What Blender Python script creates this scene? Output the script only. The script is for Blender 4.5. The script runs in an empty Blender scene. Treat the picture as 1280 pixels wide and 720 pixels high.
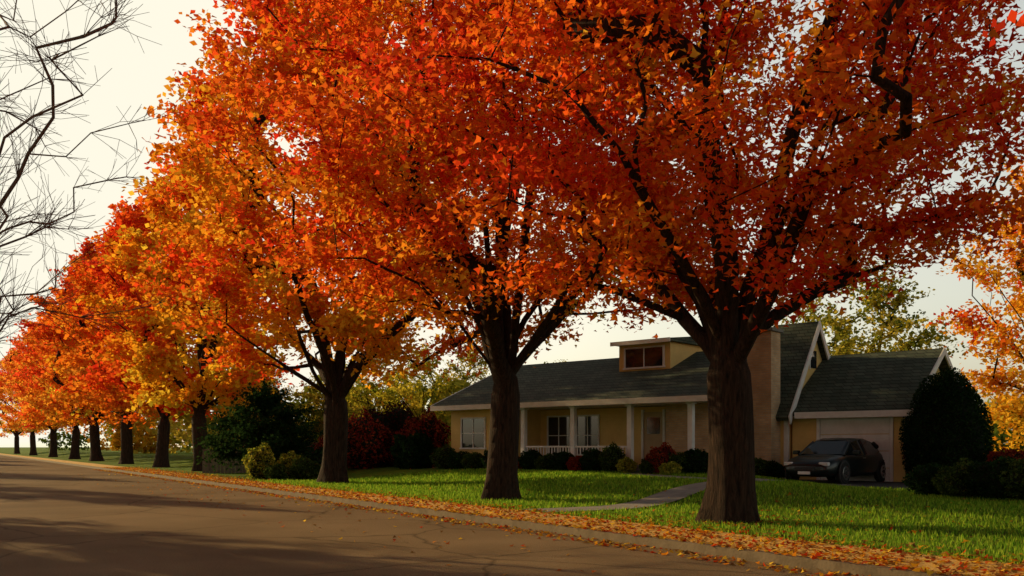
import bpy, bmesh, math, random
import numpy as np
from mathutils import Vector, Matrix
random.seed(3)
F=1138.0; HC=1.4
TH=math.radians(32.3); SN=math.sin(TH); CS=math.cos(TH)
SUN_AZ=math.radians(53); SUN_EL=math.radians(18)
scene=bpy.context.scene
def W(a,b): return (-a*SN+b*CS, a*CS+b*SN)
def AB(x,y): return (-x*SN+y*CS, x*CS+y*SN)
def P(u,Y): return ((u-640)/F*Y, Y)
def ss(x,a,b):
    t=np.clip((np.asarray(x,float)-a)/(b-a),0,1); return t*t*(3-2*t)
def gh(x,y):
    b=np.asarray(x)*CS+np.asarray(y)*SN
    return .1+.4*ss(b,11.8,17)*(1-.5*ss(x,6.5,9))
# ---------- materials
def newmat(name):
    m=bpy.data.materials.new(name); m.use_nodes=True
    nt=m.node_tree; return m,nt,nt.nodes['Principled BSDF']
def N(nt,t,**k):
    n=nt.nodes.new(t)
    for a,v in k.items():
        if a in n.inputs: n.inputs[a].default_value=v
        else: setattr(n,a,v)
    return n
def ramp(nt,fac,stops):
    r=nt.nodes.new('ShaderNodeValToRGB'); e=r.color_ramp.elements
    while len(e)<len(stops): e.new(.5)
    for i,(p,c) in enumerate(stops):
        e[i].position=p; e[i].color=(*c,1)
    nt.links.new(fac,r.inputs[0]); return r.outputs[0]
def noisy(name,c1,c2,scale=5,rough=.85,bump=.2,bscale=None,detail=6,spec=.3,metal=0,bdist=.02):
    m,nt,b=newmat(name)
    tc=N(nt,'ShaderNodeTexCoord')
    n=N(nt,'ShaderNodeTexNoise',Scale=scale,Detail=detail,Roughness=.65)
    nt.links.new(tc.outputs['Object'],n.inputs['Vector'])
    col=ramp(nt,n.outputs[0],[(.3,c1),(.7,c2)])
    nt.links.new(col,b.inputs['Base Color'])
    b.inputs['Roughness'].default_value=rough; b.inputs['Specular IOR Level'].default_value=spec
    b.inputs['Metallic'].default_value=metal
    if bump>0:
        n2=N(nt,'ShaderNodeTexNoise',Scale=bscale or scale*4,Detail=5)
        nt.links.new(tc.outputs['Object'],n2.inputs['Vector'])
        bp=N(nt,'ShaderNodeBump',Strength=bump,Distance=bdist)
        nt.links.new(n2.outputs[0],bp.inputs['Height']); nt.links.new(bp.outputs[0],b.inputs['Normal'])
    return m
def leafmat(name,trans=.5,obj=False,bright=1.0):
    m,nt,b=newmat(name)
    at=N(nt,'ShaderNodeAttribute'); at.attribute_name='col'
    col=at.outputs['Color']
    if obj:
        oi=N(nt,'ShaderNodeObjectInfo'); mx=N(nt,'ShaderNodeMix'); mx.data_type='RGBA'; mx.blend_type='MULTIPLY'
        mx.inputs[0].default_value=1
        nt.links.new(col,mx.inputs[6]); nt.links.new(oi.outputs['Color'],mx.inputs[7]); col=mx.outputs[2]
    nt.nodes.remove(b); b=N(nt,'ShaderNodeBsdfDiffuse'); nt.links.new(col,b.inputs[0])
    tr=N(nt,'ShaderNodeBsdfTranslucent'); nt.links.new(col,tr.inputs[0])
    mix=N(nt,'ShaderNodeMixShader'); mix.inputs[0].default_value=trans
    nt.links.new(b.outputs[0],mix.inputs[1]); nt.links.new(tr.outputs[0],mix.inputs[2])
    nt.links.new(mix.outputs[0],nt.nodes['Material Output'].inputs[0])
    return m
def barkmat(name,c1,c2):
    m,nt,b=newmat(name)
    tc=N(nt,'ShaderNodeTexCoord'); mp=N(nt,'ShaderNodeMapping'); mp.inputs['Scale'].default_value=(9,9,1.3)
    nt.links.new(tc.outputs['Object'],mp.inputs[0])
    n=N(nt,'ShaderNodeTexNoise',Scale=2.2,Detail=9,Roughness=.7,Distortion=.6)
    nt.links.new(mp.outputs[0],n.inputs['Vector'])
    nt.links.new(ramp(nt,n.outputs[0],[(.35,c1),(.68,c2)]),b.inputs['Base Color'])
    b.inputs['Roughness'].default_value=.9; b.inputs['Specular IOR Level'].default_value=.1
    bp=N(nt,'ShaderNodeBump',Strength=1.0,Distance=.06); nt.links.new(n.outputs[0],bp.inputs['Height']); nt.links.new(bp.outputs[0],b.inputs['Normal'])
    return m
M={}
M['bark']=barkmat('bark',(.009,.006,.0045),(.065,.038,.024))
M['bark2']=barkmat('bark_grey',(.13,.085,.065),(.28,.19,.14))
M['leaf']=leafmat('autumn_leaf',.55,True)
M['green']=leafmat('green_leaf',.4)
M['grassb']=leafmat('grass_blade',.55)
M['litter']=leafmat('leaf_litter',.4)
M['white']=noisy('white_paint',(.62,.61,.58),(.78,.77,.74),3,.5,.05)
M['siding']=noisy('beige_siding',(.64,.43,.15),(.76,.53,.19),2,.8,.1)
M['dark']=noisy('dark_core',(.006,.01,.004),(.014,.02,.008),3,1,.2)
M['conc']=noisy('concrete',(.16,.15,.13),(.26,.24,.21),3,.9,.3,30)
M['trimdark']=noisy('dark_trim',(.02,.02,.02),(.03,.03,.03),3,.6,0)
M['tan']=noisy('tan_door',(.4,.28,.15),(.5,.36,.2),2,.6,0)
M['wood']=noisy('weathered_wood',(.09,.065,.045),(.2,.15,.1),4,.9,.3)
def lap(m,freq,strength=.5):
    nt=m.node_tree;b=nt.nodes['Principled BSDF']
    tc=N(nt,'ShaderNodeTexCoord'); sp=N(nt,'ShaderNodeSeparateXYZ'); nt.links.new(tc.outputs['Object'],sp.inputs[0])
    mu=N(nt,'ShaderNodeMath',operation='MULTIPLY'); mu.inputs[1].default_value=freq
    fr=N(nt,'ShaderNodeMath',operation='FRACT')
    nt.links.new(sp.outputs[2],mu.inputs[0]); nt.links.new(mu.outputs[0],fr.inputs[0])
    bp=N(nt,'ShaderNodeBump',Strength=strength,Distance=.03); nt.links.new(fr.outputs[0],bp.inputs['Height']); nt.links.new(bp.outputs[0],b.inputs['Normal'])
lap(M['siding'],7)
def brickmat(name,c1,c2,mor,sc=1,bw=.22,rh=.075,ms=.012,proj='XZ',rough=.9):
    m,nt,b=newmat(name)
    tc=N(nt,'ShaderNodeTexCoord'); sp=N(nt,'ShaderNodeSeparateXYZ'); nt.links.new(tc.outputs['Object'],sp.inputs[0])
    ad=N(nt,'ShaderNodeMath',operation='ADD'); nt.links.new(sp.outputs[0],ad.inputs[0])
    if proj=='XZ': nt.links.new(sp.outputs[1],ad.inputs[1])
    cb=N(nt,'ShaderNodeCombineXYZ'); nt.links.new(ad.outputs[0],cb.inputs[0]); nt.links.new(sp.outputs[2],cb.inputs[1])
    br=N(nt,'ShaderNodeTexBrick',Scale=sc); br.inputs['Color1'].default_value=(*c1,1); br.inputs['Color2'].default_value=(*c2,1); br.inputs['Mortar'].default_value=(*mor,1)
    br.inputs['Brick Width'].default_value=bw; br.inputs['Row Height'].default_value=rh; br.inputs['Mortar Size'].default_value=ms
    nt.links.new(cb.outputs[0],br.inputs['Vector'])
    no=N(nt,'ShaderNodeTexNoise',Scale=1.5,Detail=6); nt.links.new(tc.outputs['Object'],no.inputs['Vector'])
    mx=N(nt,'ShaderNodeMix'); mx.data_type='RGBA'; mx.blend_type='MULTIPLY'; mx.inputs[0].default_value=.6
    nt.links.new(br.outputs[0],mx.inputs[6]); nt.links.new(ramp(nt,no.outputs[0],[(.3,(.5,.5,.5)),(.7,(1.2,1.2,1.2))]),mx.inputs[7])
    nt.links.new(mx.outputs[2],b.inputs['Base Color']); b.inputs['Roughness'].default_value=rough; b.inputs['Specular IOR Level'].default_value=.2
    bp=N(nt,'ShaderNodeBump',Strength=.5,Distance=.02,invert=True); nt.links.new(br.outputs[1],bp.inputs['Height']); nt.links.new(bp.outputs[0],b.inputs['Normal'])
    return m
M['brick']=brickmat('brick',(.5,.3,.15),(.6,.4,.22),(.45,.35,.24))
M['roof']=brickmat('roof_shingle',(.06,.078,.055),(.10,.12,.085),(.03,.037,.028),1,.3,.12,.012)
mg,nt,b=newmat('window_glass'); b.inputs['Base Color'].default_value=(.012,.014,.016,1); b.inputs['Roughness'].default_value=.06; b.inputs['Specular IOR Level'].default_value=.8
M['glass']=mg
# ---------- mesh helpers
def link(o,parent=None):
    scene.collection.objects.link(o)
    if parent: o.parent=parent
    return o
def empty(name,loc=(0,0,0),rz=0):
    e=bpy.data.objects.new(name,None); e.location=loc; e.rotation_euler=(0,0,rz); e.empty_display_size=.3
    return link(e)
def fast(name,V,k,mat,cols=None,parent=None,obj=True):
    V=np.ascontiguousarray(V.reshape(-1,3),dtype=np.float32); nv=len(V); nf=nv//k
    me=bpy.data.meshes.new(name); me.vertices.add(nv); me.vertices.foreach_set('co',V.ravel())
    me.loops.add(nv); me.loops.foreach_set('vertex_index',np.arange(nv,dtype=np.int32))
    me.polygons.add(nf); me.polygons.foreach_set('loop_start',np.arange(0,nv,k,dtype=np.int32))
    me.update(calc_edges=True)
    if cols is not None:
        at=me.attributes.new('col','FLOAT_COLOR','FACE')
        c=np.ones((nf,4),np.float32); c[:,:3]=np.clip(cols,0,.9); at.data.foreach_set('color',c.ravel())
    me.materials.append(mat)
    if not obj: return me
    return link(bpy.data.objects.new(name,me),parent)
def pyd(name,v,f,mat,parent=None,smooth=False):
    me=bpy.data.meshes.new(name); me.from_pydata([tuple(map(float,p)) for p in v],[],f); me.update()
    me.materials.append(mat)
    if smooth:
        for p in me.polygons: p.use_smooth=True
    return link(bpy.data.objects.new(name,me),parent)
def box(name,x0,x1,y0,y1,z0,z1,mat,parent=None,bev=0):
    v=[(x0,y0,z0),(x1,y0,z0),(x1,y1,z0),(x0,y1,z0),(x0,y0,z1),(x1,y0,z1),(x1,y1,z1),(x0,y1,z1)]
    f=[(0,3,2,1),(4,5,6,7),(0,1,5,4),(1,2,6,5),(2,3,7,6),(3,0,4,7)]
    o=pyd(name,v,f,mat,parent)
    if bev:
        md=o.modifiers.new('b','BEVEL'); md.width=bev; md.segments=2
    return o
def prism(name,prof,x0,x1,mat,parent=None):
    n=len(prof); v=[(x0,y,z) for y,z in prof]+[(x1,y,z) for y,z in prof]
    f=[tuple(range(n)),tuple(range(2*n-1,n-1,-1))]+[(i,i+n,(i+1)%n+n,(i+1)%n) for i in range(n)]
    o=pyd(name,v,f,mat,parent)
    bm=bmesh.new(); bm.from_mesh(o.data); bmesh.ops.recalc_face_normals(bm,faces=bm.faces); bm.to_mesh(o.data); bm.free()
    return o
# ---------- tree generator
def unit(v): return v/(np.linalg.norm(v,axis=-1,keepdims=True)+1e-9)
def profile(s,pk=.3):
    s=np.clip(s,0,1)
    a=np.where(s<pk, .55+.45*np.sin(s/pk*math.pi/2), np.cos((s-pk)/(1-pk)*math.pi/2)**.75)
    return a
def skeleton(rs,H,fork,R,cb,tr,nlimb,nattr,tip=.009,inner=.4,pk=.3,lean=0,twigs=0,boost=.5,droop=.7):
    pos=[];par=[]
    def add(p,q): pos.append(np.array(p,float)); par.append(q); return len(pos)-1
    k=-1; nst=int(fork/.35)
    ph=rs.uniform(0,6)
    for i in range(nst+1):
        z=-.15+i*(fork+.15)/nst
        k=add((.10*math.sin(z*.8+ph)-.1*math.sin(ph)+lean*z,.08*math.cos(z*.7+ph)-.08*math.cos(ph),z),k)
    top=k; a0=rs.uniform(0,6)
    for i in range(nlimb):
        st=top-int(rs.uniform(0,.35)*nst*(i%3)/2)
        az=a0+i*2.4+rs.uniform(-.3,.3); el=(.55,.8,1.15)[i%3]+rs.uniform(-.1,.1)
        if i<2: el=1.35
        p=pos[st].copy(); d=np.array([math.cos(az)*math.cos(el),math.sin(az)*math.cos(el),math.sin(el)])
        L=.62*( (H-fork)*max(0.25,math.sin(el))**1.3+R*math.cos(el)*.4); L=min(L,(H-fork)*.8)
        d=unit(d*np.array([.8,.8,1.1]))
        n=max(4,int(L/.6)); kk=st
        for j in range(n):
            d=unit(d+rs.normal(0,.09,3)+np.array([math.cos(az)*.05,math.sin(az)*.05,.03]))
            p=p+d*(L/n); kk=add(p,kk)
    at=[]
    ph=rs.uniform(0,6,3)
    while len(at)<nattr:
        s=rs.uniform(0,1)**1.0; az=rs.uniform(0,2*math.pi)
        rr=R*float(profile(s,pk))*(1+.16*math.sin(3*az+ph[0]+5*s)+.13*math.sin(5*az+ph[1]-9*s)+.08*math.sin(23*s+ph[2]+2*az))
        q=rs.uniform(inner**2,1)**.5
        if s>.8: q=rs.uniform(0,1)**.5
        if rs.uniform()>(.35+.65*rr/R): continue
        z=cb+s*(H-cb)+rs.normal(0,.2)-( droop*q*q*(1-s))
        at.append((rr*q*math.cos(az)+lean*z,rr*q*math.sin(az),z))
    at=np.array(at); c=np.array(pos[top])
    at=at[np.argsort(np.linalg.norm(at-c,axis=1))]
    tips=[]
    first=max(0,top-int(.25*nst))
    for p in at:
        A=np.array(pos[first:]); d=p-A; L=np.linalg.norm(d,axis=1)
        out=np.hypot(A[:,0],A[:,1])-np.hypot(p[0],p[1])
        cost=L+np.maximum(0,A[:,2]-p[2]+.3)*1.2+np.maximum(0,out)*.8
        j=int(np.argmin(cost))+first; s0=pos[j]; L=np.linalg.norm(p-s0)
        n=max(1,int(L/.55)); kk=j; 
        perp=rs.normal(0,.10*L,3); perp[2]=abs(perp[2])*.7
        for m in range(1,n+1):
            t=m/n; q=s0+(p-s0)*t+perp*math.sin(math.pi*t)+(rs.normal(0,.04,3) if m<n else 0)
            kk=add(q,kk)
        tips.append(kk)
    if twigs:
        for kk in list(tips):
            for w in range(twigs):
                st=kk if rs.uniform()<.4 else par[kk]
                d0_=unit(pos[kk]-pos[par[kk]]); d=unit(d0_+rs.normal(0,.5,3)+np.array([0,0,.1])); L=rs.uniform(.35,1.1)
                a1=add(pos[st]+d*L*.5,st); d=unit(d+rs.normal(0,.15,3)); a2=add(pos[a1]+d*L*.5,a1)
                if rs.uniform()<.8: add(pos[a1]+unit(d+rs.normal(0,.5,3))*L*.45,a1)
    pos=np.array(pos); par=np.array(par); n=len(pos); cnt=np.zeros(n)
    haschild=np.zeros(n,bool); haschild[par[par>=0]]=True
    cnt[~haschild]=1
    for i in range(n-1,0,-1): cnt[par[i]]+=cnt[i]
    p=math.log(tr/tip)/math.log(cnt[0]); rad=tip*cnt**p*(1+boost*np.sin(math.pi*np.clip(np.log(cnt)/math.log(cnt[0]),0,1))**2)
    fl=np.where(np.arange(n)<=nst, 1+.45*np.exp(-np.maximum(pos[:,2],0)/.28)+.08*np.exp(-np.maximum(pos[:,2],0)/1.2),1)
    return pos,par,rad*fl,cnt,tips,top
def tubes(name,pos,par,rad,cnt,mat,rs,obj=False):
    n=len(pos); ch=[[] for _ in range(n)]
    for i in range(1,n): ch[par[i]].append(i)
    V=[];Fc=[]; stack=[(0,None)]
    while stack:
        s,pp=stack.pop(); chain=[s]; 
        while ch[chain[-1]]:
            c=sorted(ch[chain[-1]],key=lambda i:-cnt[i])
            for o in c[1:]: stack.append((o,chain[-1]))
            chain.append(c[0])
        pts=[pos[i] for i in chain]; rr=[rad[i] for i in chain]
        if pp is not None:
            pts=[pos[pp]]+pts; rr=[min(rad[pp]*.9,rr[0]*1.15)]+rr
        if len(pts)<2: continue
        r0=max(rr); sd=16 if r0>.2 else 8 if r0>.07 else 5 if r0>.025 else 3
        base=len(V); ux=np.array([1.,0,0])
        for i,p in enumerate(pts):
            d=unit(pts[min(i+1,len(pts)-1)]-pts[max(i-1,0)])
            if abs(d@ux)>.95: ux=np.array([0,1.,0])
            a=unit(ux-d*(d@ux)); ux=a; b_=np.cross(d,a)
            for k in range(sd):
                w=2*math.pi*k/sd; r=rr[i]
                if sd==16:
                    fz=math.exp(-max(p[2],0)/.45)
                    r*=1+.05*math.sin(3*w+1+p[2]*.6)+.045*math.sin(7*w+p[2]*.9)+.2*fz*math.sin(5*w+.8)
                V.append(p+(a*math.cos(w)+b_*math.sin(w))*r)
        for i in range(len(pts)-1):
            for k in range(sd):
                k2=(k+1)%sd; q=base+i*sd
                Fc.append((q+k,q+k2,q+sd+k2,q+sd+k))
        q=base+(len(pts)-1)*sd; Fc.append(tuple(q+k for k in range(sd)))
    me=bpy.data.meshes.new(name); me.from_pydata([tuple(v) for v in np.array(V)],[],Fc)
    me.polygons.foreach_set('use_smooth',[True]*len(me.polygons)); me.materials.append(mat); me.update()
    return me
LEAF6=np.array([(0,0,0),(-.52,.22,.1),(-.22,.48,.03),(0,1,-.06),(.22,.48,.03),(.52,.22,.1)])
LEAF4=np.array([(0,0,0),(-.42,.45,.08),(0,1,0),(.42,.45,.08)])
def leaves(rs,C,size,k,tilt=.8,outw=None,down=.5):
    n=len(C); T={6:LEAF6,4:LEAF4}[k]
    nm=unit(np.array([0,0,1.])+rs.normal(0,tilt,(n,3)))
    t=rs.normal(0,1,(n,3)); t[:,2]-=down
    if outw is not None: t+=outw*.6
    t=unit(t-nm*np.sum(t*nm,1,keepdims=True)); s=np.cross(nm,t)
    sz=size*rs.uniform(.6,1.25,n)[:,None,None]
    return C[:,None,:]+sz*(T[None,:,0:1]*s[:,None]+(T[None,:,1:2]-.4)*t[:,None]+T[None,:,2:3]*nm[:,None])
RED=np.array((.9,.09,.02)); DRED=np.array((.70,.038,.018)); ORG=np.array((.9,.32,.02)); YEL=np.array((.9,.60,.06)); AMB=np.array((.9,.46,.03))
def leafcols(rs,C,pal,H,cb,R,clrand,yell):
    n=len(C); s=(C[:,2]-cb)/(H-cb); r=np.hypot(C[:,0],C[:,1])/R
    t=.55-.30*s-.15*r+yell+clrand+rs.normal(0,.11,n)
    t=np.clip(t,0,.999)*(len(pal)-1); i=t.astype(int); f=(t-i)[:,None]; pal=np.array(pal)
    c=pal[i]*(1-f)+pal[i+1]*f
    return c*rs.uniform(.8,1.15,n)[:,None]
def maple_data(seed,H,fork,R,cb,tr,nlimb,nattr,perc,lsize,k,pal,yell=0,spray=.62,pk=.35,inner=.45,tip=.013,flat=.26,bark='bark',gm='leaf'):
    rs=np.random.RandomState(seed)
    pos,par,rad,cnt,tips,top=skeleton(rs,H,fork,R,cb,tr,nlimb,nattr,tip,inner,pk)
    tm=tubes('trunk_mesh',pos,par,rad,cnt,M[bark],rs)
    tp=pos[tips]; 
    pp=pos[par[np.array(tips)]]
    m=len(tp); cl=rs.normal(0,.18,m); cnts=np.maximum(10,(perc*rs.uniform(.4,1.6,m))).astype(int)
    idx=np.repeat(np.arange(m),cnts); n=len(idx)
    d=unit((tp-np.array([0,0,fork]))*np.array([1,1,.3]))
    cg=lambda s_: s_*1.15*np.clip(rs.normal(0,1,n),-1.75,1.75)*rs.uniform(.75,1,n)
    along=cg(spray); side=cg(spray*.62); up=cg(spray*flat)
    sd=np.cross(d,np.array([0,0,1.])); sd=unit(sd)
    C=tp[idx]+d[idx]*along[:,None]+sd[idx]*side[:,None]
    C[:,2]+=up-.2*(along**2+side**2)/spray
    q=rs.uniform(0,1,n)<.25; tt=rs.uniform(0,1,n)[:,None]
    C[q]=(tp[idx]*tt+pp[idx]*(1-tt)+rs.normal(0,.13,(n,3)))[q]
    V=leaves(rs,C,lsize,k,outw=d[idx])
    col=leafcols(rs,C,pal,H,cb,R,cl[idx],yell)
    lm=fast('foliage_mesh',V,k,M[gm],col,obj=False)
    return tm,lm
def place(name,data,x,y,rz=0,sc=1,tint=(1,1,1),z=None,szz=None):
    zz=float(gh(x,y)) if z is None else z
    e=empty(name,(x,y,zz),rz); e.scale=(sc,sc,szz or sc)
    o=bpy.data.objects.new('trunk_and_limbs',data[0]); link(o,e)
    if data[1]:
        o=bpy.data.objects.new('foliage',data[1]); o.color=(*tint,1); link(o,e)
    return e
PR=[DRED,RED,RED*.6+ORG*.4,ORG,YEL]; PO=[RED,ORG,AMB,YEL,YEL]
B0=11.65
d0=maple_data(11,12,4.0,5.4,3.4,.38,9,280,170,.112,4,[DRED*.8,DRED,RED,RED,ORG],-.05)
d1=maple_data(5,14,2.9,5.0,4.7,.37,11,500,180,.128,6,PR,.05)
d2=maple_data(21,16.5,2.9,5.7,4.8,.35,11,520,165,.15,6,PR,.13)
d3=maple_data(31,18,2.8,6.0,4.8,.40,10,470,130,.21,4,PO,-.08)
d4=maple_data(42,18,3.2,4.7,4.2,.38,9,270,80,.32,4,PO,.02)
d5=maple_data(53,18,3.2,4.9,4.2,.38,9,260,80,.33,4,PR,.1)
x,y=W(-.3,11.9); place('maple_tree',d0,x,y)
x,y=P(912,15.6); place('maple_tree',d1,x,y,.5)
x,y=P(626,22.2); place('maple_tree',d2,x,y,1)
x,y=W(30.2,11.7); place('maple_tree',d3,x,y,2)
for a,dd,rz,sc,t in [(49.3,d4,0,.97,(1,1.1,1)),(59.5,d5,1,.95,(1,1,1)),(72,d4,2,1.03,(1,.65,.8)),(87,d5,3,1.06,(1,1.3,1.2)),(102,d4,4,1.0,(1.05,1,1.5)),(122,d5,5,1.0,(1.1,1.7,2)),(148,d4,1,1.0,(1.1,1.2,2.5)),(180,d5,2,1.0,(1.1,2,3))]:  # farthest maples tinted lighter and yellower, standing in for distance haze
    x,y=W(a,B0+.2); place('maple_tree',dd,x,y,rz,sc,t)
# bare tree, left side
rs=np.random.RandomState(8)
sk=skeleton(rs,14,2.6,8.8,2.6,.2,13,900,.0038,.3,.4,twigs=9,boost=0,droop=0)
bt=tubes('bare_mesh',sk[0],sk[1],sk[2],sk[3],M['bark2'],rs)
x,y=P(-560,14.5); place('bare_tree',(bt,None),x,y,.4,z=.1)
# the rest of the avenue: other side of the street, unseen, gaps spaced for sun streaks
for a,sc,b,zz in [(17,.42,-6.0,.62),(32.5,.42,-6.0,.62),(52.5,.36,-6.0,.62),(72,.42,-6.0,.62),(106,.45,-6.5,.62),(126,.5,-6.5,.7),(148,.5,-6.5,.7)]:
    x,y=W(a,b); place('maple_tree',d3,x,y,a,sc,z=.1,szz=zz)
for a,b in [(-10,-6.5),(-22,-6.5),(-11,11.8),(-23,11.8)]:  # maples added behind the camera, unseen, to block sky light
    x,y=W(a,b); place('maple_tree',d5,x,y,a,1.05,z=.1)
# background trees
GY=[np.array((.10,.14,.02)),np.array((.22,.24,.03)),np.array((.42,.36,.04)),np.array((.6,.45,.06)),np.array((.65,.5,.1))]
db=maple_data(71,11,2.5,4.2,2.2,.22,9,170,60,.24,4,GY,.15,gm='leaf')
dg=maple_data(72,3.6,1.0,2.5,1.1,.13,7,170,90,.15,4,[np.array((.012,.03,.01)),np.array((.02,.045,.012)),np.array((.03,.06,.015)),np.array((.05,.08,.02))],0,spray=.4)
dy=maple_data(73,12,2.3,3.4,1.6,.2,9,240,90,.18,4,[RED*.9,ORG,AMB,YEL,np.array((.5,.42,.05))],.12,spray=.55)
x,y=P(1085,50); place('birch_tree',db,x,y,0,1.0)
x,y=P(1010,62); place('birch_tree',db,x,y,2,1.0)
x,y=P(1322,33); place('ash_tree',dy,x,y,0,1.0)
x,y=P(1405,40); place('ash_tree',dy,x,y,2,1.2)
x,y=P(332,40); place('small_green_tree',dg,x,y,0,1.0)
for u,Y,sc,t in [(470,75,.85,(1.2,1.2,1)),(530,68,.75,(1.3,1.3,1)),(590,80,.9,(1.2,1.1,1)),(415,82,.8,(1.1,.9,1)),(700,75,.7,(1,1,1)),(330,78,.75,(1.1,.8,1)),(760,90,.8,(1.2,.7,1))]:
    x,y=P(u,Y); place('background_tree',db,x,y,u,sc,t)
rs=np.random.RandomState(4); Cs=[];Cc=[]
for i in range(125):
    if i<90: Y=rs.uniform(65,210); u=rs.uniform(-300,650)
    else: Y=rs.uniform(75,120); u=rs.uniform(650,1500)
    x,y=P(u,Y); hgt=rs.uniform(4.5,9)*(1 if i<90 else .75); r=rs.uniform(3,5.5); a,b=AB(x,y)
    if b<19: continue
    n=700; v=unit(rs.normal(0,1,(n,3)))*rs.uniform(.55,1,n)[:,None]**.5*np.array([r,r,hgt/2])
    v*=(1+.18*np.sin(v[:,0:1]*2+i)+.15*np.sin(v[:,2:3]*3+i))
    Cs.append(v+np.array([x,y,hgt/2+.3])); base=[GY[1],GY[2],GY[3],AMB*.7,ORG*.6,GY[0]][rs.randint(6)]
    Cc.append(base*rs.uniform(.6,1.2,(n,1)))
C=np.concatenate(Cs); V=leaves(rs,C,.75,4,1.2); fast('distant_trees',V,4,M['green'],np.concatenate(Cc))
# shrubs
def shrub(name,x,y,rx,ry,h,cols,n,size,seed,lump=.15,cone=0,mat='green'):
    rs=np.random.RandomState(seed); z=float(gh(x,y)); e=empty(name,(x,y,z))
    def shape(v):
        f=1+lump*(np.sin(v[:,0]*5+seed)*np.cos(v[:,1]*4+seed*2)+.6*np.sin(v[:,2]*7+v[:,0]*6))
        w=v*f[:,None]; s=(w[:,2]+1)/2
        k=1-cone*np.clip(s,0,1)**1.5
        return np.stack([w[:,0]*rx*k,w[:,1]*ry*k,h*.46+w[:,2]*h*.52],1)
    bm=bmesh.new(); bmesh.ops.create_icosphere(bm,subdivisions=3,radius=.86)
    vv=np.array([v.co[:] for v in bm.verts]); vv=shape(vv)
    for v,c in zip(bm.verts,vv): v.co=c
    me=bpy.data.meshes.new('core'); bm.to_mesh(me); bm.free(); me.materials.append(M['dark']); link(bpy.data.objects.new('solid_core',me),e)  # added solid dark core filling the shrub behind its leaves
    v=unit(rs.normal(0,1,(n,3))); v=v*(rs.uniform(.84,1.07,n))[:,None]; C=shape(v); C=C[C[:,2]>0.0]; n=len(C)
    cols=np.array(cols); c=cols[rs.randint(len(cols),size=n)]*rs.uniform(.6,1.3,n)[:,None]
    fast('foliage',leaves(rs,C,size,4,1.1),4,M[mat],c,e)
    return e
DG=[(.012,.03,.01),(.02,.05,.014),(.03,.06,.018)]; YG=[(.4,.4,.04),(.5,.45,.06),(.15,.2,.03)]; RD=[(.3,.03,.02),(.4,.08,.025),(.18,.03,.02)]; MG=[(.06,.10,.02),(.1,.14,.03),(.04,.07,.018)]
x,y=P(1183,27); shrub('yew_bush',x,y,1.38,1.38,3.35,DG,22000,.07,1,.05,.35)
x,y=P(1258,25.5); shrub('barberry_bush',x,y,.6,.6,1.0,RD,3500,.08,2)
for i,(u,Y,rx,h,c) in enumerate([(1165,20.0,.5,.7,DG),(1205,19.2,.55,.75,MG),(1250,18.6,.6,.85,DG),(1295,18,.6,.9,MG),(1225,23,.6,.7,DG)]):
    x,y=P(u,Y); shrub('low_shrub',x,y,rx,rx*.9,h,c,4000,.06,10+i)
for i,(u,Y,rx,h,c) in enumerate([(450,40,1.5,2.3,RD),(485,41,1.4,2.7,[(.05,.015,.012),(.1,.02,.015),(.03,.03,.012)]),(530,38.5,1.0,2.2,RD+[(.05,.02,.01)]),(515,37.5,.8,1.4,DG),(430,44,1.2,1.6,RD)]):
    x,y=P(u,Y); shrub('burning_bush',x,y,rx,rx,h,c,5000,.12,30+i,.2)
for i,(u,Y,rx,h,c) in enumerate([(325,36,.55,1.3,YG),(362,37,.5,1.0,YG),(345,35,.4,.6,MG),(380,36,.5,.8,MG),(400,38,.7,1.1,DG)]):
    x,y=P(u,Y); shrub('yellow_shrub',x,y,rx,rx,h,c,2500,.1,50+i,.2)
# ---------- house
LX,LY,ZB=-2.9,37.0,.5; phi=math.atan2(-.653,.757)
e1=(math.cos(phi),math.sin(phi)); e2=(-math.sin(phi),math.cos(phi))
def lx(u,y):
    t=(u-640)/F; return (t*(LY+y*e2[1])-LX-y*e2[0])/(e1[0]-t*e1[1])
def H2W(x,y): return (LX+x*e1[0]+y*e2[0],LY+x*e1[1]+y*e2[1])
hs=empty('ranch_house',(LX,LY,ZB),phi)
XR=lx(880,0)
def bx(n,*a,**k): return box(n,*a,parent=hs,**k)
bx('porch_floor',-.05,XR-.1,.02,2.15,-.6,.22,M['conc'])
xl=lx(640,.45)
bx('left_wall',0.0+.15,xl,.45,2.2,.222,2.36,M['siding'])
bx('main_wall',.15,XR-.3,2.2,8.7,-.6,2.34,M['siding'])
bx('porch_ceiling',-.1,XR+.1,-.02,2.3,2.362,2.4,M['white'])
RY,RZ=4.6,4.35; EY=-.25; EZ=2.4
prism('roof',[(EY,EZ),(EY,EZ+.14),(RY,RZ+.14),(2*RY-EY,EZ+.14),(2*RY-EY,EZ),(RY,RZ)],-.3,XR+.3,M['roof'],hs)
bx('fascia',-.3,XR+.3,EY-.045,EY-.003,EZ-.06,EZ+.13,M['white'])
for xx in (.16,XR-.32):
    prism('gable_wall',[(.1,EZ+.02),(9.1,EZ+.02),(RY,RZ-.02)],xx,xx+.15,M['siding'],hs)
for xx,nm in ((-.345,'rake_trim'),(XR+.303,'rake_trim')):
    prism(nm,[(EY,EZ-.06),(EY,EZ+.15),(RY,RZ+.15),(2*RY-EY,EZ+.15),(2*RY-EY,EZ-.06),(RY,RZ-.06)],xx,xx+.042,M['white'],hs)
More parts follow.
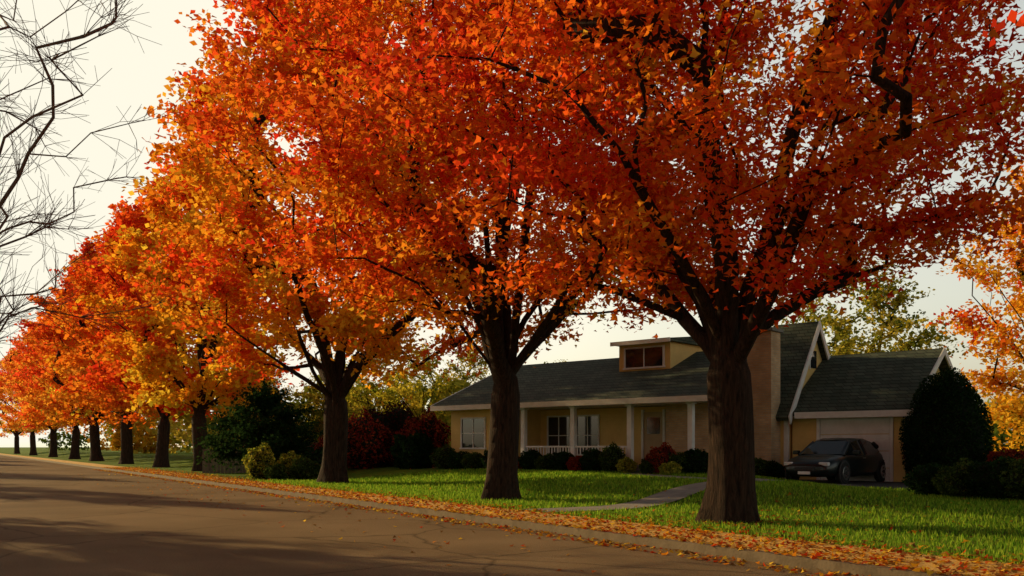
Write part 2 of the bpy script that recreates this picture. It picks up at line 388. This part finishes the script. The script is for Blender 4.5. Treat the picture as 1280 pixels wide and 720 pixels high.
def window(n,x0,x1,z0,z1,y,cols=2,rows=2,dep=.05):
    bx(n+'_glass',x0,x1,y-.012,y-.004,z0,z1,M['glass']); t=.06
    bx(n+'_frame_top',x0-t,x1+t,y-dep,y-.002,z1,z1+t,M['white']); bx(n+'_sill',x0-t-.03,x1+t+.03,y-dep-.03,y-.002,z0-t,z0,M['white'])
    bx(n+'_jamb_left',x0-t,x0,y-dep,y-.002,z0,z1,M['white']); bx(n+'_jamb_right',x1,x1+t,y-dep,y-.002,z0,z1,M['white'])
    for i in range(1,cols):
        xx=x0+(x1-x0)*i/cols; bx(n+'_mullion',xx-.018,xx+.018,y-.035,y-.014,z0,z1,M['white'])
    for i in range(1,rows):
        zz=z0+(z1-z0)*i/rows; bx(n+'_muntin',x0,x1,y-.033,y-.0145,zz-.015,zz+.015,M['white'])
window('window_a',lx(578,.45),lx(606,.45),.85,2.0,.45,2,2)
window('window_b',lx(686,2.2),lx(712,2.2),.6,2.05,2.2,2,2)
window('window_c',lx(722,2.2),lx(748,2.2),.6,2.05,2.2,2,2)
bx('front_door',lx(806,2.2),lx(830,2.2),2.14,2.197,.225,2.15,M['tan'])
bx('door_frame_left',lx(806,2.2)-.09,lx(806,2.2)-.002,2.1,2.197,.225,2.23,M['white']); bx('door_frame_right',lx(830,2.2)+.002,lx(830,2.2)+.09,2.1,2.197,.225,2.23,M['white'])
bx('door_window',lx(810,2.2),lx(826,2.2),2.12,2.138,1.35,1.95,M['glass'])
bx('brick_wall',lx(832,1.4),XR-.35,1.4,2.197,.223,2.358,M['brick'])
for u in (655,717,788,864):
    xx=lx(u,.14)
    bx('porch_column',xx-.09,xx+.09,.05,.23,.3,2.28,M['white'],bev=.01)
    bx('column_base',xx-.13,xx+.13,.01,.27,.222,.3,M['white']); bx('column_capital',xx-.13,xx+.13,.01,.27,2.28,2.36,M['white'])
x0,x1=lx(655,.14)+.1,lx(788,.14)-.1
bx('rail_top',x0,x1,.11,.17,.86,.92,M['white']); bx('rail_bottom',x0,x1,.11,.17,.3,.35,M['white'])
for i in range(int((x1-x0)/.13)):
    bx('baluster',x0+.05+i*.13,x0+.085+i*.13,.122,.158,.35,.86,M['white'])
for i in range(2): bx('porch_step',lx(795,0),lx(850,0),-.35*(i+1)+.0,-.35*i+.018,-.6,.13-.1*i,M['conc'])
dx0,dx1=lx(774,2.7),lx(838,2.7)
bx('dormer_wall',dx0,dx1,2.7,5.2,3.2,4.72,M['siding'])
prism('dormer_roof',[(2.4,4.72),(2.4,4.82),(4.4,5.05),(5.4,4.82),(5.4,4.72)],dx0-.18,dx1+.18,M['roof'],hs)
window('dormer_window',dx0+.3,dx1-.3,3.85,4.55,2.7,2,1)
bx('dormer_trim',dx0-.18,dx1+.18,2.355,2.397,4.68,4.83,M['white'])
WX0,WX1=XR+.5,13.7; WY0,WR,WZ=2.4,4.5,5.05; WE=2.15
prism('wing_wall',[(WY0,-.6),(WR*2-WY0,-.6),(WR*2-WY0,WE),(WR,WZ-.12),(WY0,WE)],WX0,WX1,M['siding'],hs)
sl=(WZ-WE)/(WR-WY0)
prism('wing_roof',[(WY0-.3,WE-.3*sl+.0),(WY0-.38,WE-.3*sl+.12),(WR,WZ+.16),(2*WR-WY0+.38,WE-.3*sl+.12),(2*WR-WY0+.3,WE-.3*sl),(WR,WZ-.02)],WX0-.2,WX1+.2,M['roof'],hs)
prism('wing_rake_trim',[(WY0-.3,WE-.3*sl-.12),(WY0-.40,WE-.3*sl+.13),(WR,WZ+.18),(2*WR-WY0+.40,WE-.3*sl+.13),(2*WR-WY0+.3,WE-.3*sl-.12),(WR,WZ-.12)],WX1+.203,WX1+.25,M['white'],hs)
bx('wing_corner_trim',WX1-.12,WX1+.02,WY0-.02,WY0+.1,-.6,WE-.3,M['white'])
box('gable_window_glass',WX1+.004,WX1+.015,4.2,4.75,3.6,4.2,M['glass'],hs); box('gable_window_frame',WX1+.002,WX1+.03,4.14,4.2,3.55,4.25,M['white'],hs)
bx('join_wall',XR-.28,WX0-.002,2.6,8,-.6,2.3,M['siding'])
cx0,cx1=lx(934,1.7),lx(964,1.7)
bx('chimney',cx0,cx1,1.7,2.395,-.6,4.65,M['brick']); bx('chimney_cap',cx0-.08,cx1+.08,1.62,2.47,4.652,4.76,M['conc'])
bx('chimney_pot',cx0+.25,cx0+.55,1.9,2.2,4.762,5.0,M['brick'])
GX0,GX1=13.78,17.35; GY0=2.6
gz=-.3
bx('garage_wall',GX0,GX1,GY0,8.4,-.7,2.0,M['siding'])
GRY,GRZ=5.5,4.0
prism('garage_gable',[(GY0,2.0),(8.4,2.0),(GRY,GRZ-.15)],GX0,GX1-.01,M['siding'],hs)
prism('garage_roof',[(GY0-.35,1.88),(GY0-.38,2.0),(GRY,GRZ+.1),(8.78,2.0),(8.75,1.88),(GRY,GRZ-.05)],GX0-.05,GX1+.3,M['roof'],hs)
bx('garage_fascia',GX0+.25,GX1+.3,GY0-.425,GY0-.383,1.8,2.0,M['white'])
prism('garage_rake_trim',[(GY0-.35,1.8),(GY0-.38,2.02),(GRY,GRZ+.12),(8.78,2.02),(8.75,1.8),(GRY,GRZ-.1)],GX1+.303,GX1+.345,M['white'],hs)
g0,g1=lx(1026,GY0),lx(1112,GY0); g1=min(g1,GX1-.25)
npan=4
for i in range(npan):
    z0=gz+.02+i*(2.1/npan); bx('garage_door_panel',g0,g1,GY0-.035,GY0-.003,z0,z0+2.1/npan-.02,M['white'],bev=.008)
bx('garage_door_trim_left',g0-.12,g0-.01,GY0-.05,GY0-.003,gz,1.84,M['white']); bx('garage_door_trim_right',g1+.01,g1+.12,GY0-.05,GY0-.003,gz,1.84,M['white'])
bx('garage_door_trim_top',g0-.01,g1+.01,GY0-.05,GY0-.003,1.83,1.93,M['white'])
k=0
for u,yy,r,h,c in [(556,-.3,.5,.9,MG),(575,-.6,.5,.7,DG),(592,-.5,.45,.65,MG),(618,-.6,.5,.8,DG),(640,-.6,.4,.6,RD),(664,-.6,.42,.75,DG),(683,-.5,.38,.6,MG),(703,-.6,.42,.7,DG),(722,-.6,.35,.55,RD),(741,-.6,.45,.8,DG),(765,-.6,.4,.95,MG),(783,-.8,.3,.5,YG),(828,-.9,.45,.95,RD),(812,-1.1,.3,.5,MG),(850,-.7,.5,.7,MG),(870,-.5,.5,.8,DG),(945,1.1,.5,.6,MG),(965,1.4,.45,.55,DG),(838,-1.4,.3,.4,YG)]:
    k+=1; x,y=H2W(lx(u,yy),yy); shrub('foundation_shrub',x,y,r,r*.85,h,c,2600,.07,100+k,.14)
# ---------- fence
fe=empty('wooden_fence')
for i in range(40):
    u=255+i*4.6; Y=44; x,y=P(u,Y); z=float(gh(x,y))
    box('picket',x-.08,x+.08,y-.015,y+.015,z-.1,z+1.15+.05*math.sin(i*1.7),M['wood'],fe)
x,y=P(255,44.04);x2,_=P(440,44)
for zz in (.8,1.4): box('rail',x,x2,44.03,44.09,zz,zz+.08,M['wood'],fe)
# ---------- ground
la=list(np.arange(-20,70,.75)); la=[-400,-200,-100,-60,-40]+la+[72,76,82,90,100,120,150,200,280,400,600,1000]
lb=[-600,-300,-120,-60,-30,-15,-8,-2.36,-2.35,-2.2,8.50,8.52,8.56]+list(np.arange(9,34,.5))+[36,40,50,70,110,200,400,900]
V=[];
for a in la:
    for b in lb:
        x,y=W(a,b); z=float(gh(x,y)) if b>8.51 else (.1 if b<=-2.36 else -.06)
        V.append((x,y,z))
nb=len(lb); Fc=[(i*nb+j,i*nb+j+1,(i+1)*nb+j+1,(i+1)*nb+j) for i in range(len(la)-1) for j in range(nb-1)]
gm,nt,b_=newmat('lawn_grass')
tc=N(nt,'ShaderNodeTexCoord')
n1=N(nt,'ShaderNodeTexNoise',Scale=.5,Detail=5); n2=N(nt,'ShaderNodeTexNoise',Scale=28,Detail=8,Roughness=.75)
nt.links.new(tc.outputs['Object'],n1.inputs['Vector']);nt.links.new(tc.outputs['Object'],n2.inputs['Vector'])
c1=ramp(nt,n2.outputs[0],[(.3,(.04,.09,.008)),(.7,(.18,.28,.025))]); c2=ramp(nt,n1.outputs[0],[(.35,(.7,.8,.7)),(.65,(1.3,1.15,.9))])
mx=N(nt,'ShaderNodeMix'); mx.data_type='RGBA'; mx.blend_type='MULTIPLY'; mx.inputs[0].default_value=1
nt.links.new(c1,mx.inputs[6]);nt.links.new(c2,mx.inputs[7]);nt.links.new(mx.outputs[2],b_.inputs['Base Color']); b_.inputs['Roughness'].default_value=.9; b_.inputs['Specular IOR Level'].default_value=.05
bp=N(nt,'ShaderNodeBump',Strength=1,Distance=.05); nt.links.new(n2.outputs[0],bp.inputs['Height']); nt.links.new(bp.outputs[0],b_.inputs['Normal'])
pyd('ground',V,Fc,gm)
def strip(name,b0,b1,z,mat,a0=-60,a1=700,seg=1):
    v=[];f=[]
    aa=np.linspace(a0,a1,seg+1)
    for a in aa:
        for b in (b0,b1): x,y=W(a,b); v.append((x,y,z))
    for i in range(seg): f.append((2*i,2*i+1,2*i+3,2*i+2))
    return pyd(name,v,f,mat)
am,nt,b_=newmat('asphalt')
tc=N(nt,'ShaderNodeTexCoord'); n1=N(nt,'ShaderNodeTexNoise',Scale=.35,Detail=6); n2=N(nt,'ShaderNodeTexNoise',Scale=60,Detail=4); vo=N(nt,'ShaderNodeTexVoronoi',Scale=.35,feature='DISTANCE_TO_EDGE')
nz=N(nt,'ShaderNodeTexNoise',Scale=1.5,Detail=5); 
mxv=N(nt,'ShaderNodeMix'); mxv.data_type='VECTOR'; mxv.inputs[0].default_value=.25
nt.links.new(tc.outputs['Object'],mxv.inputs[4]); nt.links.new(nz.outputs['Color'],mxv.inputs[5]); nt.links.new(mxv.outputs[1],vo.inputs['Vector'])
for n in (n1,n2,nz): nt.links.new(tc.outputs['Object'],n.inputs['Vector'])
c1=ramp(nt,n1.outputs[0],[(.3,(.18,.125,.07)),(.7,(.28,.20,.115))]); c2=ramp(nt,n2.outputs[0],[(.3,(.6,.6,.6)),(.75,(1.4,1.4,1.4))]); c3=ramp(nt,vo.outputs['Distance'],[(.0,(.4,.4,.4)),(.01,(1,1,1))])
m1=N(nt,'ShaderNodeMix'); m1.data_type='RGBA'; m1.blend_type='MULTIPLY'; m1.inputs[0].default_value=1
m2=N(nt,'ShaderNodeMix'); m2.data_type='RGBA'; m2.blend_type='MULTIPLY'; m2.inputs[0].default_value=.8
nt.links.new(c1,m1.inputs[6]);nt.links.new(c2,m1.inputs[7]);nt.links.new(m1.outputs[2],m2.inputs[6]);nt.links.new(c3,m2.inputs[7]);nt.links.new(m2.outputs[2],b_.inputs['Base Color'])
b_.inputs['Roughness'].default_value=.8; b_.inputs['Specular IOR Level'].default_value=.02
bp=N(nt,'ShaderNodeBump',Strength=.6,Distance=.02); nt.links.new(n2.outputs[0],bp.inputs['Height']); nt.links.new(bp.outputs[0],b_.inputs['Normal'])
strip('road',-2.2,8.40,0,am)
M['verge']=noisy('leafy_verge',(.40,.24,.05),(.78,.48,.11),12,.95,.6,40)
strip('pavement',8.56,10.0,.112,M['verge'])
M['kerb']=noisy('kerb_concrete',(.12,.085,.045),(.22,.16,.09),4,.9,.3,30)
for b0,b1,nm in ((8.40,8.555,'kerb'),(-2.35,-2.2,'kerb')):
    v=[];aa=[-60,700]
    for a in aa:
        for b,z in ((b0,-.05),(b0,.12),(b1,.12),(b1,-.05)): x,y=W(a,b); v.append((x,y,z))
    pyd(nm,v,[(0,1,5,4),(1,2,6,5),(2,3,7,6)],M['kerb'])
def ribbon(name,pts,w,mat,dz=.02):
    pts=[np.array(p,float) for p in pts]; out=[]
    for i in range(len(pts)-1):
        p0=pts[max(i-1,0)];p1=pts[i];p2=pts[i+1];p3=pts[min(i+2,len(pts)-1)]
        for t in np.linspace(0,1,12,endpoint=False): out.append(.5*((2*p1)+(-p0+p2)*t+(2*p0-5*p1+4*p2-p3)*t*t+(-p0+3*p1-3*p2+p3)*t**3))
    out.append(pts[-1]); v=[];f=[];K=6
    for i,p in enumerate(out):
        d=unit(out[min(i+1,len(out)-1)]-out[max(i-1,0)]); n=np.array([-d[1],d[0]])
        for k in range(K+1):
            q=p+n*w*(k/K-.5); v.append((q[0],q[1],float(gh(q[0],q[1]))+dz))
    for i in range(len(out)-1):
        for k in range(K): a=i*(K+1)+k; f.append((a,a+1,a+K+2,a+K+1))
    return pyd(name,v,f,mat)
M['drive']=noisy('driveway_asphalt',(.03,.03,.03),(.06,.055,.05),6,.85,.3,50)
ribbon('driveway',[(12.0,30.5),(10.6,28),(10.6,25),(12.5,22),(12.0,13),(8.2,5.2)],3.6,M['drive'])
pa=W(15.0,10.0); ribbon('garden_path',[pa,P(800,19.5),P(880,22),(8.4,25.0),(9.5,25.6)],1.0,M['conc'],.028)
x,y=H2W(lx(822,0),-.6); ribbon('front_path',[(x,y),(x-.5,y-1.2),P(900,24.5),(8.6,25.6)],1.0,M['conc'],.024)
# ---------- grass blades, leaf litter
rs=np.random.RandomState(9)
def scat(n,a0,a1,b0,b1,pw=1.0):
    a=a0+(a1-a0)*rs.uniform(0,1,n)**pw; b=rs.uniform(b0,b1,n); x=-a*SN+b*CS; y=a*CS+b*SN; return a,b,x,y
a,b,x,y=scat(170000,3,46,9.9,24,1.3)
keep=(np.abs((x)/y)<.62)&(y<34); x=x[keep];y=y[keep]
from mathutils.bvhtree import BVHTree
dr=[o for o in ('driveway','garden_path','front_path')]
bv=[BVHTree.FromPolygons([v.co for v in bpy.data.objects[o].data.vertices],[tuple(p.vertices) for p in bpy.data.objects[o].data.polygons]) for o in dr]
bv.append(BVHTree.FromPolygons([Vector((*H2W(px,py),0)) for px,py in ((0,0),(11.8,0),(17.3,2.5),(17.3,8),(0,8))],[(0,1,2,3,4)]))
mk=np.array([not any(t.ray_cast(Vector((px,py,3)),Vector((0,0,-1)))[0] for t in bv) for px,py in zip(x,y)])
x=x[mk];y=y[mk]; n=len(x); z=gh(x,y)
hgt=rs.uniform(.03,.075,n)*(1+y/60); w=.008*(1+y/18); an=rs.uniform(0,6.28,n); ln=rs.normal(0,.02,(n,2))
V=np.zeros((n,3,3)); V[:,0]=np.stack([x-np.cos(an)*w,y-np.sin(an)*w,z-.005],1); V[:,1]=np.stack([x+np.cos(an)*w,y+np.sin(an)*w,z-.005],1); V[:,2]=np.stack([x+ln[:,0],y+ln[:,1],z+hgt],1)
gc=np.array([(.14,.28,.02),(.24,.38,.03),(.3,.4,.04),(.10,.22,.015)])[rs.randint(4,size=n)]*rs.uniform(.7,1.3,n)[:,None]
fast('grass',V,3,M['grassb'],gc)
Ls=[]
for n,a0,a1,b0,b1,pw in ((10000,0,60,8.45,10.1,1.4),(3800,0,60,7.9,8.6,1.5),(300,0,50,5,8.0,1.3),(900,2,60,10,10.7,1.4),(200,2,45,12,20,1.2)):
    a,b,x,y=scat(n,a0,a1,b0,b1,pw)
    z=np.where(b<8.4,.0,np.where(b<8.56,.12,np.where(b<10.0,.112,gh(x,y)+.03)))+.012
    Ls.append(np.stack([x,y,z],1))
x0,y0=P(912,15.6); r=np.abs(rs.normal(0,1.6,350))+.4; t=rs.uniform(0,6.28,350); x=x0+r*np.cos(t);y=y0+r*np.sin(t); b=x*CS+y*SN; q=b>10.05
Ls.append(np.stack([x,y,gh(x,y)+.045],1)[q])
C=np.concatenate(Ls); pal=np.array([ORG*.85,YEL*.85,RED*.6,(.45,.25,.07),(.26,.13,.04),AMB*.85,(.45,.12,.03)]); cc=pal[rs.randint(len(pal),size=len(C))]*rs.uniform(.6,1.2,(len(C),1))
fast('fallen_leaves',leaves(rs,C,.08,6,.35,down=0),6,M['litter'],cc)
# ---------- car
def car(x,y,heading,sc):
    z=float(gh(x,y))+.02; e=empty('parked_car',(x,y,z),math.atan2(heading[1],heading[0])); e.scale=(sc,sc,sc)
    pm,nt,b=newmat('car_paint'); b.inputs['Base Color'].default_value=(.004,.007,.007,1); b.inputs['Roughness'].default_value=.35; b.inputs['Specular IOR Level'].default_value=.3; b.inputs['Coat Weight'].default_value=.25; b.inputs['Coat Roughness'].default_value=.05
    ty=noisy('tyre',(.01,.01,.01),(.02,.02,.02),20,.9,.1); rim,nt,b=newmat('rim'); b.inputs['Base Color'].default_value=(.3,.3,.3,1); b.inputs['Metallic'].default_value=.9; b.inputs['Roughness'].default_value=.3
    lm,nt,b=newmat('headlight'); b.inputs['Base Color'].default_value=(.6,.6,.6,1); b.inputs['Roughness'].default_value=.1
    rl,nt,b=newmat('tail_light'); b.inputs['Base Color'].default_value=(.4,.01,.01,1); b.inputs['Roughness'].default_value=.2
    st=[(-2.28,.66,.42,.80),(-2.2,.80,.30,.93),(-1.9,.87,.24,.98),(-1.3,.90,.2,.98),(-.4,.91,.19,.95),(.5,.91,.19,.93),(1.1,.90,.2,.90),(1.6,.88,.2,.84),(2.0,.82,.22,.74),(2.22,.70,.26,.64),(2.3,.56,.34,.55)]
    v=[];f=[]
    for (X,w,zb,zt) in st:
        prof=[(0,zb),(w*.85,zb),(w*.97,zb+.1),(w,zb+(zt-zb)*.45),(w*.985,zb+(zt-zb)*.75),(w*.9,zt-.03),(w*.72,zt+.01),(0,zt+.035)]
        ring=[(X,a,b) for a,b in prof]+[(X,-a,b) for a,b in prof[-2:0:-1]]
        v+=ring
    k=14
    for i in range(len(st)-1):
        for j in range(k): f.append((i*k+j,i*k+(j+1)%k,(i+1)*k+(j+1)%k,(i+1)*k+j))
    f.append(tuple(range(k))); f.append(tuple((len(st)-1)*k+j for j in range(k)))
    o=pyd('body',v,f,pm,e,True); md=o.modifiers.new('s','SUBSURF'); md.levels=2; md.render_levels=2
    gs=[(-1.95,.74,.70,.95,.97),(-1.35,.80,.60,.93,1.30),(-.7,.83,.60,.92,1.41),(.0,.83,.60,.92,1.42),(.45,.82,.60,.90,1.34),(1.15,.78,.70,.86,.92)]
    v=[];f=[]
    for (X,wb,wt,zb,zt) in gs:
        v+=[(X,wb,zb-.04),(X,wt+.02,zt-.05 if zt-zb>.1 else zt-.02),(X,wt-.08,zt),(X,-(wt-.08),zt),(X,-(wt+.02),zt-.05 if zt-zb>.1 else zt-.02),(X,-wb,zb-.04)]
    for i in range(len(gs)-1):
        for j in range(5): f.append((i*6+j,i*6+j+1,(i+1)*6+j+1,(i+1)*6+j))
    o=pyd('windows',v,f,M['glass'],e); 
    v=[];f=[]
    rg=[g for g in gs if g[4]>1.2]; rg=[(rg[0][0]-.12,*rg[0][1:4],rg[0][4]-.05)]+rg
    for (X,wb,wt,zb,zt) in rg: v+=[(X,wt+.028,zt-.055),(X,wt-.08,zt+.008),(X,0,zt+.022),(X,-(wt-.08),zt+.008),(X,-(wt+.028),zt-.055)]
    for i in range(len(rg)-1):
        for j in range(4): f.append((i*5+j,i*5+j+1,(i+1)*5+j+1,(i+1)*5+j))
    pyd('roof',v,f,pm,e,True)
    def bar(n,p,q,r,mat):
        p=Vector(p);q=Vector(q); d=q-p; bm=bmesh.new(); bmesh.ops.create_cone(bm,cap_ends=True,segments=8,radius1=r,radius2=r,depth=d.length)
        me=bpy.data.meshes.new(n); bm.to_mesh(me); bm.free(); me.materials.append(mat); o=link(bpy.data.objects.new(n,me),e); o.location=(p+q)/2; o.rotation_mode='QUATERNION'; o.rotation_quaternion=d.to_track_quat('Z','Y')
    for s in (1,-1):
        bar('front_pillar',(1.15,s*.76,.88),(.45,s*.62,1.31),.035,pm); bar('middle_pillar',(-.25,s*.84,.9),(-.2,s*.63,1.38),.035,pm); bar('rear_pillar',(-1.85,s*.76,.94),(-1.3,s*.62,1.27),.06,pm)
        box('side_mirror',.75,.93,s*1.0-.1,s*1.0+.1,.9,1.03,pm,e,.03)
        box('headlight',2.06,2.235,s*.58-.15,s*.58+.15,.56,.68,lm,e,.03); box('tail_light',-2.285,-2.15,s*.6-.15,s*.6+.15,.7,.84,rl,e,.03)
        box('door_handle',-.05,.15,s*.915-.012,s*.915+.012,.78,.81,rim,e,.005)
        for X in (1.42,-1.38):
            for nm,r,wd,off,mt in (('wheel_arch',.39,.05,.885,M['trimdark']),('tyre',.335,.2,.83,ty),('rim',.22,.02,.935,rim),('hub',.06,.03,.945,M['trimdark'])):
                bm=bmesh.new(); bmesh.ops.create_cone(bm,cap_ends=True,segments=32,radius1=r,radius2=r,depth=wd)
                me=bpy.data.meshes.new(nm); bm.to_mesh(me); bm.free(); me.materials.append(mt)
                o=link(bpy.data.objects.new(nm,me),e); o.location=(X,s*off,.335 if nm!='wheel_arch' else .35); o.rotation_euler=(math.pi/2,0,0)
                md=o.modifiers.new('b','BEVEL'); md.width=.02; md.segments=2
            for q in range(5):
                an=q*2*math.pi/5; box('spoke_gap',X+.13*math.cos(an)-.03,X+.13*math.cos(an)+.03,s*.948-.003,s*.948+.003,.335+.13*math.sin(an)-.03,.335+.13*math.sin(an)+.03,M['trimdark'],e,.01)
    box('grille',2.2,2.315,-.33,.33,.4,.52,M['trimdark'],e,.02); box('number_plate',2.3,2.325,-.2,.2,.3,.39,M['white'],e,.005)
x,y=P(1047,27.6); car(x,y,(-.70,-.71),.93)
# ---------- light
S=Vector((-math.sin(SUN_AZ)*math.cos(SUN_EL),math.cos(SUN_AZ)*math.cos(SUN_EL),math.sin(SUN_EL)))
l=bpy.data.lights.new('sun','SUN'); l.energy=5; l.angle=math.radians(.5); l.color=(1,.72,.34)
lo=link(bpy.data.objects.new('sun',l)); lo.rotation_mode='QUATERNION'; lo.rotation_quaternion=S.to_track_quat('Z','Y'); lo.location=(0,0,30)
w=bpy.data.worlds.new('World'); scene.world=w; w.use_nodes=True; nt=w.node_tree
sk=nt.nodes.new('ShaderNodeTexSky'); sk.sky_type='NISHITA'; sk.sun_disc=False; sk.sun_elevation=SUN_EL; sk.sun_rotation=-SUN_AZ; sk.dust_density=3.5; sk.air_density=1.0; sk.ozone_density=1
gmn=nt.nodes.new('ShaderNodeGamma'); gmn.inputs[1].default_value=.7; nt.links.new(sk.outputs[0],gmn.inputs[0])
hs_=nt.nodes.new('ShaderNodeHueSaturation'); hs_.inputs['Saturation'].default_value=.6; hs_.inputs['Value'].default_value=2.4; nt.links.new(gmn.outputs[0],hs_.inputs['Color'])
mx=nt.nodes.new('ShaderNodeMix'); mx.data_type='RGBA'; mx.blend_type='MULTIPLY'; mx.inputs[0].default_value=1; mx.inputs[7].default_value=(1.07,1,.82,1); nt.links.new(hs_.outputs[0],mx.inputs[6])
dk=nt.nodes.new('ShaderNodeMix'); dk.data_type='RGBA'; dk.blend_type='DARKEN'; dk.inputs[0].default_value=1; dk.inputs[7].default_value=(6.7,6.4,5.3,1); nt.links.new(mx.outputs[2],dk.inputs[6])
# golden-hour gradient: full near the horizon, dimmed overhead to cut ambient light
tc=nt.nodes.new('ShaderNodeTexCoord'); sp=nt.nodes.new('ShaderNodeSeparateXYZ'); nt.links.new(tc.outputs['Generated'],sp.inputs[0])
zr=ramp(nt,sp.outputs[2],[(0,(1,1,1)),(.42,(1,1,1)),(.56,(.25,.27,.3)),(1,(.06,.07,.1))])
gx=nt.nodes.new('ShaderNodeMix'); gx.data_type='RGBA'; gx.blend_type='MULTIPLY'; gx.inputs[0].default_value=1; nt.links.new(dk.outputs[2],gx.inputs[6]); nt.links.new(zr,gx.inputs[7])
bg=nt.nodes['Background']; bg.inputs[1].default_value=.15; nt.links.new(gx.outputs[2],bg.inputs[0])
cam=bpy.data.cameras.new('camera'); cam.lens=32; cam.sensor_width=36; cam.shift_y=198/1280; cam.clip_end=3000
co=link(bpy.data.objects.new('camera',cam)); co.location=(0,0,HC); co.rotation_euler=(math.pi/2,0,0); scene.camera=co
scene.view_settings.view_transform='Standard'; scene.view_settings.look='None'; scene.view_settings.exposure=0
